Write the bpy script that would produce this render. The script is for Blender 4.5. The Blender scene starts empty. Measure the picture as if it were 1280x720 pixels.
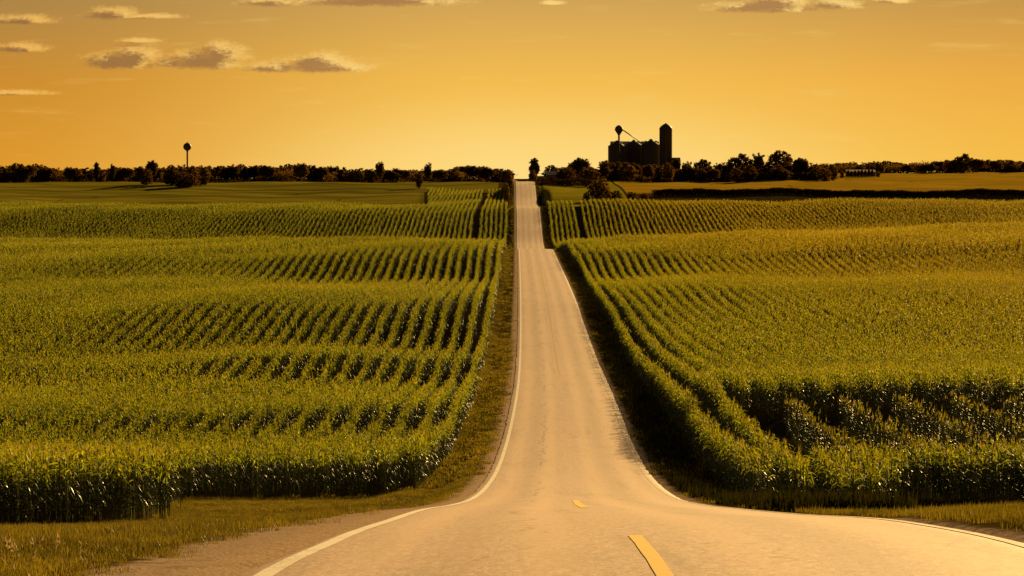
import bpy, math, random
import numpy as np
from mathutils import Vector

rng = np.random.default_rng(7)
random.seed(7)
C = bpy.context.scene.collection
F = 3556.0          # focal length in photo pixels (100 mm lens on a 36 mm sensor, 1280 px wide)
EYE_Y = 222.0       # photo row of the eye level


# ------------------------------------------------------------------ utilities
def pchip(xs, ys):
    xs = np.array(xs, float); ys = np.array(ys, float)
    h = np.diff(xs); dl = np.diff(ys) / h
    m = np.zeros_like(xs)
    for i in range(1, len(xs) - 1):
        if dl[i - 1] * dl[i] > 0:
            w1 = 2 * h[i] + h[i - 1]; w2 = h[i] + 2 * h[i - 1]
            m[i] = (w1 + w2) / (w1 / dl[i - 1] + w2 / dl[i])
    m[0] = dl[0]; m[-1] = dl[-1]

    def f(x):
        x = np.clip(np.asarray(x, float), xs[0], xs[-1])
        i = np.clip(np.searchsorted(xs, x) - 1, 0, len(xs) - 2)
        t = (x - xs[i]) / h[i]
        t2 = t * t; t3 = t2 * t
        return ((2 * t3 - 3 * t2 + 1) * ys[i] + (t3 - 2 * t2 + t) * h[i] * m[i]
                + (-2 * t3 + 3 * t2) * ys[i + 1] + (t3 - t2) * h[i] * m[i + 1])
    return f


def sstep(a, b, x):
    t = np.clip((np.asarray(x, float) - a) / (b - a), 0, 1)
    return t * t * (3 - 2 * t)


# ------------------------------------------------------------------ the lie of the land
# depth below eye level of the road surface, by distance
road_pts = [(-150, -1.5), (0, 2.2), (10, 2.55), (23.7, 3.32), (34, 4.25), (48, 5.75), (61.5, 7.2), (77, 8.9), (97, 10.97),
            (113.7, 12.44), (135, 13.93), (150, 14.68), (170, 15.4), (195, 15.9), (235, 16.6), (265, 16.9),
            (303, 16.75), (330, 16.5), (366, 15.9), (461, 15.55), (600, 15.3), (680, 17.6), (760, 19.3), (805, 18.6),
            (860, 14.5), (930, 9.65), (985, 10.1), (1040, 8.2), (1130, 2.2), (1170, 1.6), (1300, 2.2), (2000, 4.0),
            (8000, 6.0), (30000, 12.0)]
road_h = pchip(*zip(*road_pts))
xc_f = pchip([-150, 0, 23.7, 34, 48, 61.5, 85, 113.7, 135, 170, 195, 235, 300, 366, 461, 600, 800, 930, 1130, 1600, 30000],
             [1.0, 1.1, 1.24, 1.36, 1.45, 1.56, 1.92, 2.38, 2.73, 3.25, 3.6, 4.0, 4.35, 4.55, 4.75, 4.95, 5.05, 5.15, 5.2, 5.3, 5.3])


def prof(pts, crop=2.3):
    out = []
    for d, y, kind in pts:
        if kind == 't':
            out.append((d, (y - EYE_Y) * d / F + crop))     # y is the crop top seen there
        elif kind == 'g':
            out.append((d, (y - EYE_Y) * d / F))            # y is the ground seen there
        elif kind == 'r':
            out.append((d, float(road_h(d)) + y))           # offset below the road
        else:
            out.append((d, y))
    return pchip(*zip(*out))


left_near = prof([(-150, 0, 'r'), (24, 0, 'r'), (34, .12, 'r'), (48, .3, 'r'), (60, .45, 'r'), (75, .55, 'r'), (90, 651, 'g'), (110, 12.7, 'h'), (130, 560, 't'),
                  (150, 546, 't'), (171, 523, 't'), (177, 500, 't'), (183, 495, 't'), (205, 484, 't'), (222, 471, 't'), (240, 439, 't'),
                  (262, 434, 't'), (312, 370, 't'), (415, 345, 't'), (463, 310, 't'), (605, 298, 't'), (690, 18.8, 'h'),
                  (760, 20.3, 'h'), (810, 299, 't'), (920, 259, 't'), (985, 11.0, 'h'), (1060, 250, 't'), (1180, 236, 't'), (1300, 229, 'g'),
                  (1450, 2.6, 'h'), (2000, 4.0, 'h'), (8000, 6, 'h'), (30000, 12, 'h')])
right_near = prof([(-150, 0, 'r'), (24, -.1, 'r'), (60, .0, 'r'), (97, 577, 't'), (112, 551, 't'), (119, 543, 't'), (145, 497, 't'), (152, 490, 't'),
                   (155.5, 471, 't'), (190, 455, 't'), (285, 396, 't'), (360, 357, 't'), (425, 347, 't'),
                   (500, 311, 't'), (640, 299, 't'), (690, 18.4, 'h'), (760, 20.0, 'h'), (800, 300, 't'), (930, 250, 't'), (985, 9.4, 'h'), (1010, 247, 'g'),
                   (1040, 241, 'g'), (1200, 228, 'g'), (1350, 224, 'g'), (1700, 220, 'g'), (3000, 2.0, 'h'), (8000, 6, 'h'), (30000, 12, 'h')])
right_far = prof([(-150, 0, 'r'), (24, -.1, 'r'), (60, .0, 'r'), (97, 582, 't'), (112, 555, 't'), (119, 546, 't'), (145, 501, 't'), (152, 493, 't'),
                  (156, 474, 't'), (190, 452, 't'), (285, 390, 't'), (360, 348, 't'), (425, 336, 't'),
                  (500, 299, 't'), (640, 276, 't'), (690, 14.4, 'h'), (760, 15.0, 'h'), (800, 277, 't'), (930, 248, 't'), (985, 9.4, 'h'), (1010, 247, 'g'),
                  (1040, 240, 'g'), (1200, 226, 'g'), (1350, 219, 'g'), (1700, 216, 'g'), (3000, 2.0, 'h'), (8000, 6, 'h'), (30000, 12, 'h')])


left_far = prof([(-150, 0, 'r'), (24, 0, 'r'), (34, .12, 'r'), (48, .3, 'r'), (60, .45, 'r'), (75, .55, 'r'), (90, 651, 'g'), (110, 12.7, 'h'), (130, 560, 't'),
                 (150, 547, 't'), (171, 526, 't'), (180, 508, 't'), (205, 486, 't'), (235, 455, 't'), (262, 434, 't'), (312, 393, 't'), (415, 343, 't'), (480, 317, 't'), (605, 296, 't'), (690, 18.8, 'h'),
                 (760, 20.3, 'h'), (810, 299, 't'), (920, 259, 't'), (985, 11.0, 'h'), (1060, 250, 't'), (1180, 236, 't'), (1300, 229, 'g'),
                 (1450, 2.6, 'h'), (2000, 4.0, 'h'), (8000, 6, 'h'), (30000, 12, 'h')])


def ground_z(X, D):
    X = np.asarray(X, float); D = np.asarray(D, float)
    u = X - xc_f(D)
    hr = road_h(D)
    # the near crest leans a little to the left
    hr = hr - 0.03 * u * (1 - sstep(28, 62, D)) * (1 - sstep(4, 12, np.abs(u)))
    ang = np.clip(np.abs(X) / np.maximum(D, 30) * (F / 640.0), 0, 1.3)
    kf = .55 * sstep(.3, .95, ang)
    hl = left_near(D) * (1 - kf) + left_far(D) * kf
    hrt = right_near(D) * (1 - np.clip((ang - .1) / .9, 0, 1.3)) + right_far(D) * np.clip((ang - .1) / .9, 0, 1.3)
    hf = np.where(u < 0, hl, hrt)
    w = sstep(4.6, 9.4, np.abs(u)) * (1 - sstep(3000, 6000, D) * 0)
    # gentle unevenness of the fields
    uneven = (0.16 * np.sin(X * .071 + D * .023) + 0.12 * np.sin(X * .173 - D * .05 + 1.3)) * sstep(8, 20, np.abs(u)) * np.clip(D / 120, 0.3, 2.0)
    hf = hf + uneven
    ditch = 0.42 * np.exp(-((np.abs(u) - 5.9) / 1.0) ** 2) * sstep(40, 90, D)
    return -(hr * (1 - w) + hf * w + ditch)


# ------------------------------------------------------------------ materials
def new_mat(name):
    m = bpy.data.materials.new(name); m.use_nodes = True
    nt = m.node_tree
    for n in list(nt.nodes): nt.nodes.remove(n)
    out = nt.nodes.new('ShaderNodeOutputMaterial')
    return m, nt, out


def N(nt, t, **kw):
    n = nt.nodes.new(t)
    for k, v in kw.items():
        if k.startswith('i_'):
            n.inputs[k[2:].replace('_', ' ')].default_value = v
        else:
            setattr(n, k, v)
    return n


def L(nt, a, b): nt.links.new(a, b)


def math_n(nt, op, a, b=None, c=None, clamp=False):
    n = nt.nodes.new('ShaderNodeMath'); n.operation = op; n.use_clamp = clamp
    for i, v in enumerate((a, b, c)):
        if v is None: continue
        if isinstance(v, (int, float)): n.inputs[i].default_value = v
        else: nt.links.new(v, n.inputs[i])
    return n.outputs[0]


def maprange(nt, v, a, b, c, d, smooth=True):
    n = nt.nodes.new('ShaderNodeMapRange'); n.interpolation_type = 'SMOOTHSTEP' if smooth else 'LINEAR'
    nt.links.new(v, n.inputs[0])
    for i, q in enumerate((a, b, c, d)):
        if isinstance(q, (int, float)): n.inputs[1 + i].default_value = q
        else: nt.links.new(q, n.inputs[1 + i])
    return n.outputs[0]


def mixc(nt, fac, a, b, mode='MIX'):
    n = nt.nodes.new('ShaderNodeMix'); n.data_type = 'RGBA'; n.blend_type = mode
    if isinstance(fac, (int, float)): n.inputs['Factor'].default_value = fac
    else: nt.links.new(fac, n.inputs['Factor'])
    for s, v in ((6, a), (7, b)):
        if isinstance(v, (tuple, list)): n.inputs[s].default_value = (*v, 1) if len(v) == 3 else v
        else: nt.links.new(v, n.inputs[s])
    return n.outputs[2]


def noise(nt, vec, scale, detail=4, rough=.55, dist=0):
    n = N(nt, 'ShaderNodeTexNoise'); n.inputs['Scale'].default_value = scale
    n.inputs['Detail'].default_value = detail; n.inputs['Roughness'].default_value = rough
    n.inputs['Distortion'].default_value = dist
    if vec is not None: nt.links.new(vec, n.inputs['Vector'])
    return n.outputs['Fac']


def vscale(nt, vec, s):
    n = nt.nodes.new('ShaderNodeVectorMath'); n.operation = 'MULTIPLY'
    nt.links.new(vec, n.inputs[0]); n.inputs[1].default_value = s
    return n.outputs[0]


def position(nt): return N(nt, 'ShaderNodeNewGeometry').outputs['Position']


def attr(nt, name): return N(nt, 'ShaderNodeAttribute', attribute_name=name).outputs['Fac']


def leaf_mat(name, c1, c2, trans=.45, gloss=.06, patch=.02, trans_tint=(1.5, 1.25, .5), rough=.35, golden_mix=False):
    m, nt, out = new_mat(name)
    pos = position(nt)
    rnd = N(nt, 'ShaderNodeObjectInfo').outputs['Random']
    f1 = noise(nt, pos, patch, 3)
    f2 = noise(nt, pos, 1.7, 2)
    f = math_n(nt, 'ADD', math_n(nt, 'MULTIPLY', f1, .45), math_n(nt, 'ADD', math_n(nt, 'MULTIPLY', f2, .35), math_n(nt, 'MULTIPLY', rnd, .25)))
    col = mixc(nt, maprange(nt, f, .28, .78, 0, 1), c1, c2)
    if golden_mix:      # mixes in gold towards the right and into the distance
        sx = N(nt, 'ShaderNodeSeparateXYZ'); L(nt, pos, sx.inputs[0])
        rp = math_n(nt, 'MULTIPLY', maprange(nt, sx.outputs[0], 4, 60, 0, 1), maprange(nt, sx.outputs[1], 150, 560, .15, .95))
        col = mixc(nt, rp, col, (.52, .36, .02))
    tcol = mixc(nt, 1.0, col, trans_tint, 'MULTIPLY')
    df = N(nt, 'ShaderNodeBsdfDiffuse'); L(nt, col, df.inputs['Color'])
    tr = N(nt, 'ShaderNodeBsdfTranslucent'); L(nt, tcol, tr.inputs['Color'])
    gl = N(nt, 'ShaderNodeBsdfGlossy'); gl.inputs['Roughness'].default_value = rough
    gl.inputs['Color'].default_value = (.9, .9, .85, 1)
    mx = N(nt, 'ShaderNodeMixShader'); mx.inputs[0].default_value = trans
    L(nt, df.outputs[0], mx.inputs[1]); L(nt, tr.outputs[0], mx.inputs[2])
    m2 = N(nt, 'ShaderNodeMixShader'); m2.inputs[0].default_value = gloss
    L(nt, mx.outputs[0], m2.inputs[1]); L(nt, gl.outputs[0], m2.inputs[2])
    L(nt, m2.outputs[0], out.inputs['Surface'])
    return m


def matte_mat(name, c1, c2, scale, stretch):
    m, nt, out = new_mat(name)
    pos = vscale(nt, position(nt), stretch)
    f = math_n(nt, 'ADD', math_n(nt, 'MULTIPLY', noise(nt, pos, scale, 5), .65), math_n(nt, 'MULTIPLY', noise(nt, pos, scale * 9, 4), .35))
    df = N(nt, 'ShaderNodeBsdfDiffuse'); L(nt, mixc(nt, maprange(nt, f, .32, .68, 0, 1), c1, c2), df.inputs['Color'])
    L(nt, df.outputs[0], out.inputs['Surface'])
    return m


def plain_mat(name, c1, c2, scale=.6, rough=.8, stretch=(1, 1, 1), metal=0.0, bump=0.0):
    m, nt, out = new_mat(name)
    pos = vscale(nt, position(nt), stretch)
    col = mixc(nt, maprange(nt, noise(nt, pos, scale, 5), .3, .7, 0, 1), c1, c2)
    b = N(nt, 'ShaderNodeBsdfPrincipled'); L(nt, col, b.inputs['Base Color'])
    b.inputs['Roughness'].default_value = rough; b.inputs['Metallic'].default_value = metal
    b.inputs['Specular IOR Level'].default_value = .15 if rough > .75 else .4
    if bump:
        bp = N(nt, 'ShaderNodeBump'); bp.inputs['Strength'].default_value = bump
        L(nt, noise(nt, pos, scale * 8, 3), bp.inputs['Height']); L(nt, bp.outputs[0], b.inputs['Normal'])
    L(nt, b.outputs[0], out.inputs['Surface'])
    return m


M_corn = leaf_mat('corn_leaf', (.135, .17, .013), (.41, .40, .022), .58, .022, .018, (1.25, 1.30, .36), .45, True)
M_corn_shade = leaf_mat('corn_leaf_shade', (.018, .026, .008), (.045, .055, .012), .15, .04, .018)  # darkened copy of the corn leaf, shade painted into its colour
M_corn_top = leaf_mat('corn_tassel', (.30, .27, .03), (.46, .38, .05), .35, .02, .018, (1.2, 1.1, .6))
M_stalk = leaf_mat('corn_stalk', (.06, .08, .02), (.12, .12, .03), .1, .06, .02)
M_grass = leaf_mat('dry_grass', (.06, .053, .012), (.25, .195, .03), .38, .012, .15, (1.15, 1.08, .48))
M_weed_shade = leaf_mat('shaded_weed', (.016, .018, .004), (.04, .036, .008), .25, .0, .1, (1.2, 1.1, .5))  # near-black leaf colour painting the corn's shadow on the right verge
M_seed = leaf_mat('seed_head', (.35, .27, .13), (.5, .4, .22), .35, .02, .05, (1.0, .9, .7))
M_tree = leaf_mat('tree_leaf', (.062, .038, .014), (.125, .075, .023), .38, .0, .02)  # brown lightened to stand in for warm distance haze
M_hedge = leaf_mat('hedge_leaf', (.035, .022, .008), (.075, .042, .012), .2, .0, .05)
M_shrub = leaf_mat('shrub_leaf', (.08, .055, .014), (.16, .10, .022), .3, .0, .05)
M_bark = plain_mat('bark', (.05, .035, .02), (.09, .065, .04), 1.5, .9)

# ground: soil under the crop, dry grass on the verges, gravel on the shoulder
def ground_material():
    m, nt, out = new_mat('ground_soil')
    pos = position(nt)
    u = attr(nt, 'u'); dd = attr(nt, 'dist')
    n1 = noise(nt, pos, .35, 6, .6); n2 = noise(nt, pos, 3.0, 5, .6); n3 = noise(nt, pos, 22, 4, .6)
    nl = noise(nt, vscale(nt, pos, (1, .12, 1)), .9, 5, .6)
    grass = mixc(nt, maprange(nt, n2, .3, .7, 0, 1), (.055, .036, .009), (.15, .095, .02))
    grass = mixc(nt, maprange(nt, nl, .35, .65, 0, .7), grass, (.12, .085, .018))
    soil = mixc(nt, n2, (.02, .015, .008), (.05, .036, .02))
    gravel = mixc(nt, maprange(nt, n3, .3, .7, 0, 1), (.46, .31, .20), (.90, .64, .44))
    gravel = mixc(nt, maprange(nt, n2, .5, .7, 0, .45), gravel, (.26, .18, .09))
    corn = attr(nt, 'corn')
    base = mixc(nt, corn, grass, soil)
    # shoulder mask, ragged, wider on the left near the crest
    jit = math_n(nt, 'MULTIPLY', math_n(nt, 'SUBTRACT', math_n(nt, 'ADD', math_n(nt, 'MULTIPLY', n1, .5), math_n(nt, 'MULTIPLY', n2, .5)), .5), 1.7)
    wl = maprange(nt, dd, 35, 110, 5.15, 4.5)
    au = math_n(nt, 'MULTIPLY', u, -1)
    left = math_n(nt, 'GREATER_THAN', au, 0)
    lim = math_n(nt, 'ADD', math_n(nt, 'MULTIPLY', wl, left), math_n(nt, 'MULTIPLY', math_n(nt, 'SUBTRACT', 1, left), 4.1))
    absu = math_n(nt, 'ABSOLUTE', u)
    g = maprange(nt, math_n(nt, 'SUBTRACT', math_n(nt, 'ADD', absu, jit), lim), -.18, .18, 1, 0)
    col = mixc(nt, g, base, gravel)
    b = N(nt, 'ShaderNodeBsdfDiffuse'); L(nt, col, b.inputs['Color']); b.inputs['Roughness'].default_value = .6
    bp = N(nt, 'ShaderNodeBump'); bp.inputs['Strength'].default_value = .5; bp.inputs['Distance'].default_value = .05
    L(nt, math_n(nt, 'ADD', n3, n2), bp.inputs['Height']); L(nt, bp.outputs[0], b.inputs['Normal'])
    L(nt, b.outputs[0], out.inputs['Surface'])
    return m


def asphalt_material():
    m, nt, out = new_mat('worn_asphalt')
    pos = position(nt)
    u = attr(nt, 'u')
    fine = math_n(nt, 'ADD', math_n(nt, 'MULTIPLY', noise(nt, pos, 14, 4, .75), .5), math_n(nt, 'MULTIPLY', noise(nt, pos, 34, 2, .7), .5)); mid = noise(nt, pos, 5, 5, .6)
    lng = noise(nt, vscale(nt, pos, (1.0, .035, 0)), 1.6, 5, .6)
    patch = noise(nt, vscale(nt, pos, (.6, .10, 0)), .55, 4, .6)
    col = mixc(nt, maprange(nt, fine, .38, .60, 0, 1), (.22, .142, .112), (.74, .50, .41))
    col = mixc(nt, maprange(nt, mid, .42, .66, 0, .6), col, (.33, .23, .152))
    col = mixc(nt, maprange(nt, lng, .52, .72, 0, .6), col, (.27, .185, .122))
    col = mixc(nt, maprange(nt, patch, .55, .62, 0, .3), col, (.30, .205, .136))
    speck = noise(nt, vscale(nt, pos, (11, 1.7, 0)), 1.0, 4, .8)
    col = mixc(nt, maprange(nt, speck, .50, .68, 0, .42), col, (.24, .16, .115))
    col = mixc(nt, maprange(nt, speck, .48, .34, 0, .35), col, (.90, .63, .48))
    # a wandering tar-sealed seam left of the centre and a few across the lane
    sp_ = N(nt, 'ShaderNodeSeparateXYZ'); L(nt, pos, sp_.inputs[0])
    wob = math_n(nt, 'MULTIPLY', math_n(nt, 'SUBTRACT', noise(nt, vscale(nt, pos, (.0, .22, 0)), 1.0, 5, .6), .5), 2.2)
    sd_ = math_n(nt, 'ABSOLUTE', math_n(nt, 'SUBTRACT', u, math_n(nt, 'ADD', wob, -1.35)))
    brk = maprange(nt, noise(nt, vscale(nt, pos, (.3, .09, 0)), 1.0, 3), .47, .55, 0, .7)
    col = mixc(nt, math_n(nt, 'MULTIPLY', maprange(nt, sd_, .02, .06, 1, 0), brk), col, (.10, .068, .048))
    # worn wheel tracks, lighter, with a dark oil band between them
    for c in (-2.65, -.95, .95, 2.65):
        dist = math_n(nt, 'ABSOLUTE', math_n(nt, 'SUBTRACT', u, c))
        col = mixc(nt, maprange(nt, dist, .1, .5, .28, 0), col, (.74, .51, .36))
    for c in (-1.8, 1.8):
        dist = math_n(nt, 'ABSOLUTE', math_n(nt, 'SUBTRACT', u, c))
        col = mixc(nt, maprange(nt, dist, .05, .42, .32, 0), col, (.32, .215, .155))
    # cracks
    vo = N(nt, 'ShaderNodeTexVoronoi'); vo.feature = 'DISTANCE_TO_EDGE'; vo.inputs['Scale'].default_value = .42
    wv = N(nt, 'ShaderNodeVectorMath'); wv.operation = 'ADD'
    wn = N(nt, 'ShaderNodeTexNoise'); wn.inputs['Scale'].default_value = 1.3; wn.inputs['Detail'].default_value = 5
    L(nt, pos, wn.inputs['Vector'])
    L(nt, vscale(nt, pos, (1, .5, 0)), wv.inputs[0]); L(nt, vscale(nt, wn.outputs['Color'], (1.1, 1.1, 0)), wv.inputs[1])
    L(nt, wv.outputs[0], vo.inputs['Vector'])
    crack = maprange(nt, vo.outputs['Distance'], .002, .016, 1, 0)
    crack = math_n(nt, 'MULTIPLY', crack, maprange(nt, noise(nt, pos, .25, 3), .48, .6, 0, .45))
    col = mixc(nt, crack, col, (.12, .085, .06))
    b = N(nt, 'ShaderNodeBsdfPrincipled'); L(nt, col, b.inputs['Base Color'])
    L(nt, maprange(nt, mid, .3, .7, .52, .64), b.inputs['Roughness'])
    b.inputs['Specular IOR Level'].default_value = .4
    bp = N(nt, 'ShaderNodeBump'); bp.inputs['Strength'].default_value = .2; bp.inputs['Distance'].default_value = .012
    L(nt, fine, bp.inputs['Height']); L(nt, bp.outputs[0], b.inputs['Normal'])
    L(nt, b.outputs[0], out.inputs['Surface'])
    return m


def paint_material(name, c1, c2, wear):
    m, nt, out = new_mat(name)
    pos = position(nt)
    f = noise(nt, vscale(nt, pos, (22, 5, 0)), 1.0, 4, .75); p = noise(nt, pos, 1.2, 4, .6)
    k = math_n(nt, 'ADD', math_n(nt, 'MULTIPLY', f, .6), math_n(nt, 'MULTIPLY', p, .4))
    col = mixc(nt, maprange(nt, k, .3, .7, 0, 1), c1, c2)
    col = mixc(nt, maprange(nt, k, .47, .6, 0, wear), col, (.26, .19, .13))
    b = N(nt, 'ShaderNodeBsdfPrincipled'); L(nt, col, b.inputs['Base Color']); b.inputs['Roughness'].default_value = .6
    L(nt, b.outputs[0], out.inputs['Surface'])
    return m


M_ground = ground_material()
M_asphalt = asphalt_material()
M_white = paint_material('worn_white_paint', (.70, .62, .54), (.84, .77, .69), .5)
M_faded = paint_material('faded_yellow_paint', (.46, .29, .11), (.56, .36, .12), .9)
M_white_worn = paint_material('rubbed_white_paint', (.55, .42, .32), (.66, .52, .40), .95)
M_yellow = paint_material('worn_yellow_paint', (.75, .43, .015), (.85, .52, .03), .35)


# ------------------------------------------------------------------ mesh helpers
def mesh_np(name, verts, faces, mats=(), smooth=False, mat_idx=None):
    me = bpy.data.meshes.new(name)
    verts = np.asarray(verts, np.float32); faces = np.asarray(faces, np.int32)
    k = faces.shape[1]
    me.vertices.add(len(verts)); me.vertices.foreach_set('co', verts.ravel())
    me.loops.add(faces.size); me.loops.foreach_set('vertex_index', faces.ravel())
    me.polygons.add(len(faces))
    me.polygons.foreach_set('loop_start', np.arange(0, faces.size, k, dtype=np.int32))
    for m in mats: me.materials.append(m)
    if mat_idx is not None: me.polygons.foreach_set('material_index', np.asarray(mat_idx, np.int32))
    if smooth: me.polygons.foreach_set('use_smooth', np.ones(len(faces), bool))
    me.update(); me.validate()
    return me


def link(name, me, parent=None, **props):
    o = bpy.data.objects.new(name, me); C.objects.link(o)
    if parent is not None: o.parent = parent
    for k, v in props.items(): o[k] = v
    return o


def empty(name, loc, label, cat, group=None, rz=0.0, scale=None):
    o = bpy.data.objects.new(name, None); C.objects.link(o); o.location = loc
    o.rotation_euler = (0, 0, rz); o.empty_display_size = .5
    if scale: o.scale = scale
    o['label'] = label; o['category'] = cat
    if group: o['group'] = group
    return o


class MB:
    """collects polygons of any size for one mesh"""
    def __init__(s): s.v = []; s.f = []

    def lathe(s, prof_, n=24, cx=0, cy=0, cap=True):
        b = len(s.v)
        for r, z in prof_:
            for i in range(n):
                a = 2 * math.pi * i / n
                s.v.append((cx + r * math.cos(a), cy + r * math.sin(a), z))
        for j in range(len(prof_) - 1):
            for i in range(n):
                a = b + j * n + i; c = b + j * n + (i + 1) % n
                s.f.append((a, c, c + n, a + n))
        if cap:
            s.f.append(tuple(b + i for i in reversed(range(n))))
            t = b + (len(prof_) - 1) * n
            s.f.append(tuple(t + i for i in range(n)))

    def box(s, x0, x1, y0, y1, z0, z1):
        b = len(s.v)
        s.v += [(x0, y0, z0), (x1, y0, z0), (x1, y1, z0), (x0, y1, z0), (x0, y0, z1), (x1, y0, z1), (x1, y1, z1), (x0, y1, z1)]
        s.f += [tuple(b + i for i in q) for q in ((0, 3, 2, 1), (4, 5, 6, 7), (0, 1, 5, 4), (1, 2, 6, 5), (2, 3, 7, 6), (3, 0, 4, 7))]

    def tube(s, pts, radii, n=7):
        pts = [Vector(p) for p in pts]
        b0 = len(s.v)
        for k, p in enumerate(pts):
            t = (pts[min(k + 1, len(pts) - 1)] - pts[max(k - 1, 0)]).normalized()
            a = t.cross(Vector((0.3, 1, 0.1))).normalized(); c = t.cross(a)
            for i in range(n):
                q = 2 * math.pi * i / n
                s.v.append(tuple(p + (a * math.cos(q) + c * math.sin(q)) * radii[k]))
        for k in range(len(pts) - 1):
            for i in range(n):
                a = b0 + k * n + i; c = b0 + k * n + (i + 1) % n
                s.f.append((a, c, c + n, a + n))
        s.f.append(tuple(b0 + i for i in reversed(range(n))))
        e = b0 + (len(pts) - 1) * n
        s.f.append(tuple(e + i for i in range(n)))

    def prism(s, poly, y0, y1):
        b = len(s.v); n = len(poly)
        s.v += [(x, y0, z) for x, z in poly] + [(x, y1, z) for x, z in poly]
        s.f.append(tuple(b + i for i in range(n))); s.f.append(tuple(b + n + i for i in reversed(range(n))))
        for i in range(n):
            j = (i + 1) % n
            s.f.append((b + j, b + i, b + n + i, b + n + j))

    def mesh(s, name, mat, smooth=False):
        me = bpy.data.meshes.new(name); me.from_pydata(s.v, [], s.f)
        me.materials.append(mat)
        if smooth: me.polygons.foreach_set('use_smooth', np.ones(len(me.polygons), bool))
        me.update()
        return me


# ------------------------------------------------------------------ ground sheet
def cat(*a): return np.unique(np.round(np.concatenate(a), 3))


d_list = cat(np.arange(-140, 0, 10), np.arange(0, 60, 1.0), np.arange(60, 200, 1.5), np.arange(200, 700, 3), np.arange(700, 1500, 5),
             1500 * (26000 / 1500) ** np.linspace(0, 1, 40))
u_half = cat(np.arange(0, 14, .5), np.arange(14, 60, 2.5), np.arange(60, 320, 10), 320 * (16000 / 320) ** np.linspace(0, 1, 26))
u_list = np.concatenate([-u_half[::-1], u_half[1:]])


def corn_left_edge(D): return np.where(D < 127, -14.5, -6.9) + 0.25 * np.sin(D * .21)      # offset from the road centre
def corn_right_edge(D): return 6.6 + 0.15 * np.sin(D * .17)


UU, DD = np.meshgrid(u_list, d_list)
XX = UU + xc_f(DD)
ZZ = ground_z(XX, DD)
bed = np.where(np.abs(UU) <= 3.51, .22, np.where(np.abs(UU) < 4.01, .035, 0.0))
ZZ = ZZ - bed
nu, nd = len(u_list), len(d_list)
idx = np.arange(nu * nd).reshape(nd, nu)
faces = np.stack([idx[:-1, :-1].ravel(), idx[:-1, 1:].ravel(), idx[1:, 1:].ravel(), idx[1:, :-1].ravel()], 1)
me = mesh_np('ground', np.stack([XX.ravel(), DD.ravel(), ZZ.ravel()], 1), faces, [M_ground], True)


def fattr(me, name, vals):
    a = me.attributes.new(name, 'FLOAT', 'POINT'); a.data.foreach_set('value', np.asarray(vals, np.float32).ravel())


cornmask = ((UU < corn_left_edge(DD)) & (DD > 90) & (DD < 990)) | ((UU > corn_right_edge(DD)) & (DD > 97) & (DD < 935))
fattr(me, 'u', UU); fattr(me, 'dist', DD); fattr(me, 'corn', cornmask.astype(float))
link('ground', me, kind='structure', label='dry grass verges and dark field soil rolling away to the horizon')

# ------------------------------------------------------------------ the road and its paint
rd = cat(np.arange(-120, 0, 5), np.arange(0, 200, 1.0), np.arange(200, 1320, 2.5))
ru = np.array([-3.78, -3.55, -3.2, -2.4, -1.6, -.8, 0, .8, 1.6, 2.4, 3.2, 3.55, 3.78])
UU2, DD2 = np.meshgrid(ru, rd)
edge = np.zeros_like(UU2)
edge[:, 0] = rng.normal(0, .02, len(rd)); edge[:, -1] = rng.normal(0, .02, len(rd))


def road_z(u, D):
    return ground_z(xc_f(D) + np.clip(u, -4, 4), D) + .05 * (1 - (np.clip(np.abs(u), 0, 3.8) / 3.8) ** 2)


ZR = road_z(UU2, DD2)
ZR[:, 0] -= .06; ZR[:, -1] -= .06
idx = np.arange(UU2.size).reshape(UU2.shape)
faces = np.stack([idx[:-1, :-1].ravel(), idx[:-1, 1:].ravel(), idx[1:, 1:].ravel(), idx[1:, :-1].ravel()], 1)
me = mesh_np('road', np.stack([(xc_f(DD2) + UU2 + edge).ravel(), DD2.ravel(), ZR.ravel()], 1), faces, [M_asphalt], True)
fattr(me, 'u', UU2)
link('road', me, kind='structure', label='straight two lane country road dipping and rising over the hills')


def stripe(name, u0, u1, ds, mat, label):
    ds = np.asarray(ds, float)
    us = np.array([u0, (u0 + u1) / 2, u1])
    a, b = np.meshgrid(us, ds)
    z = road_z(a, b) + .006 + b * 1.2e-5
    w = rng.normal(0, .002, a.shape)
    idx = np.arange(a.size).reshape(a.shape)
    f = np.stack([idx[:-1, :-1].ravel(), idx[:-1, 1:].ravel(), idx[1:, 1:].ravel(), idx[1:, :-1].ravel()], 1)
    o = link(name, mesh_np(name, np.stack([(xc_f(b) + a + w).ravel(), b.ravel(), z.ravel()], 1), f, [mat]), kind='structure', label=label)
    return o


stripe('edge_line', -3.53, -3.34, rd, M_white, 'worn white line along the left edge of the road')
stripe('edge_line', 3.40, 3.52, rd, M_white_worn, 'worn white line along the right edge of the road')
dashes = [(-20, -14), (20.5, 30.6), (60, 88)]
for a, b in sorted(dashes):
    if b - a > 2:
        stripe('centre_dash', -.07 - (.03 if a > 50 else 0), .07 + (.03 if a > 50 else 0), np.linspace(a, b, max(3, int((b - a) / 1.0))), M_yellow, 'yellow dash of the centre line on the road')


stripe('centre_line', -.06, .06, np.arange(238, 880, 3.0), M_faded, 'faded yellow centre line far down the road')


# ------------------------------------------------------------------ scatter by geometry nodes
def source(name, me):
    return bpy.data.objects.new(name, me)


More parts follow.
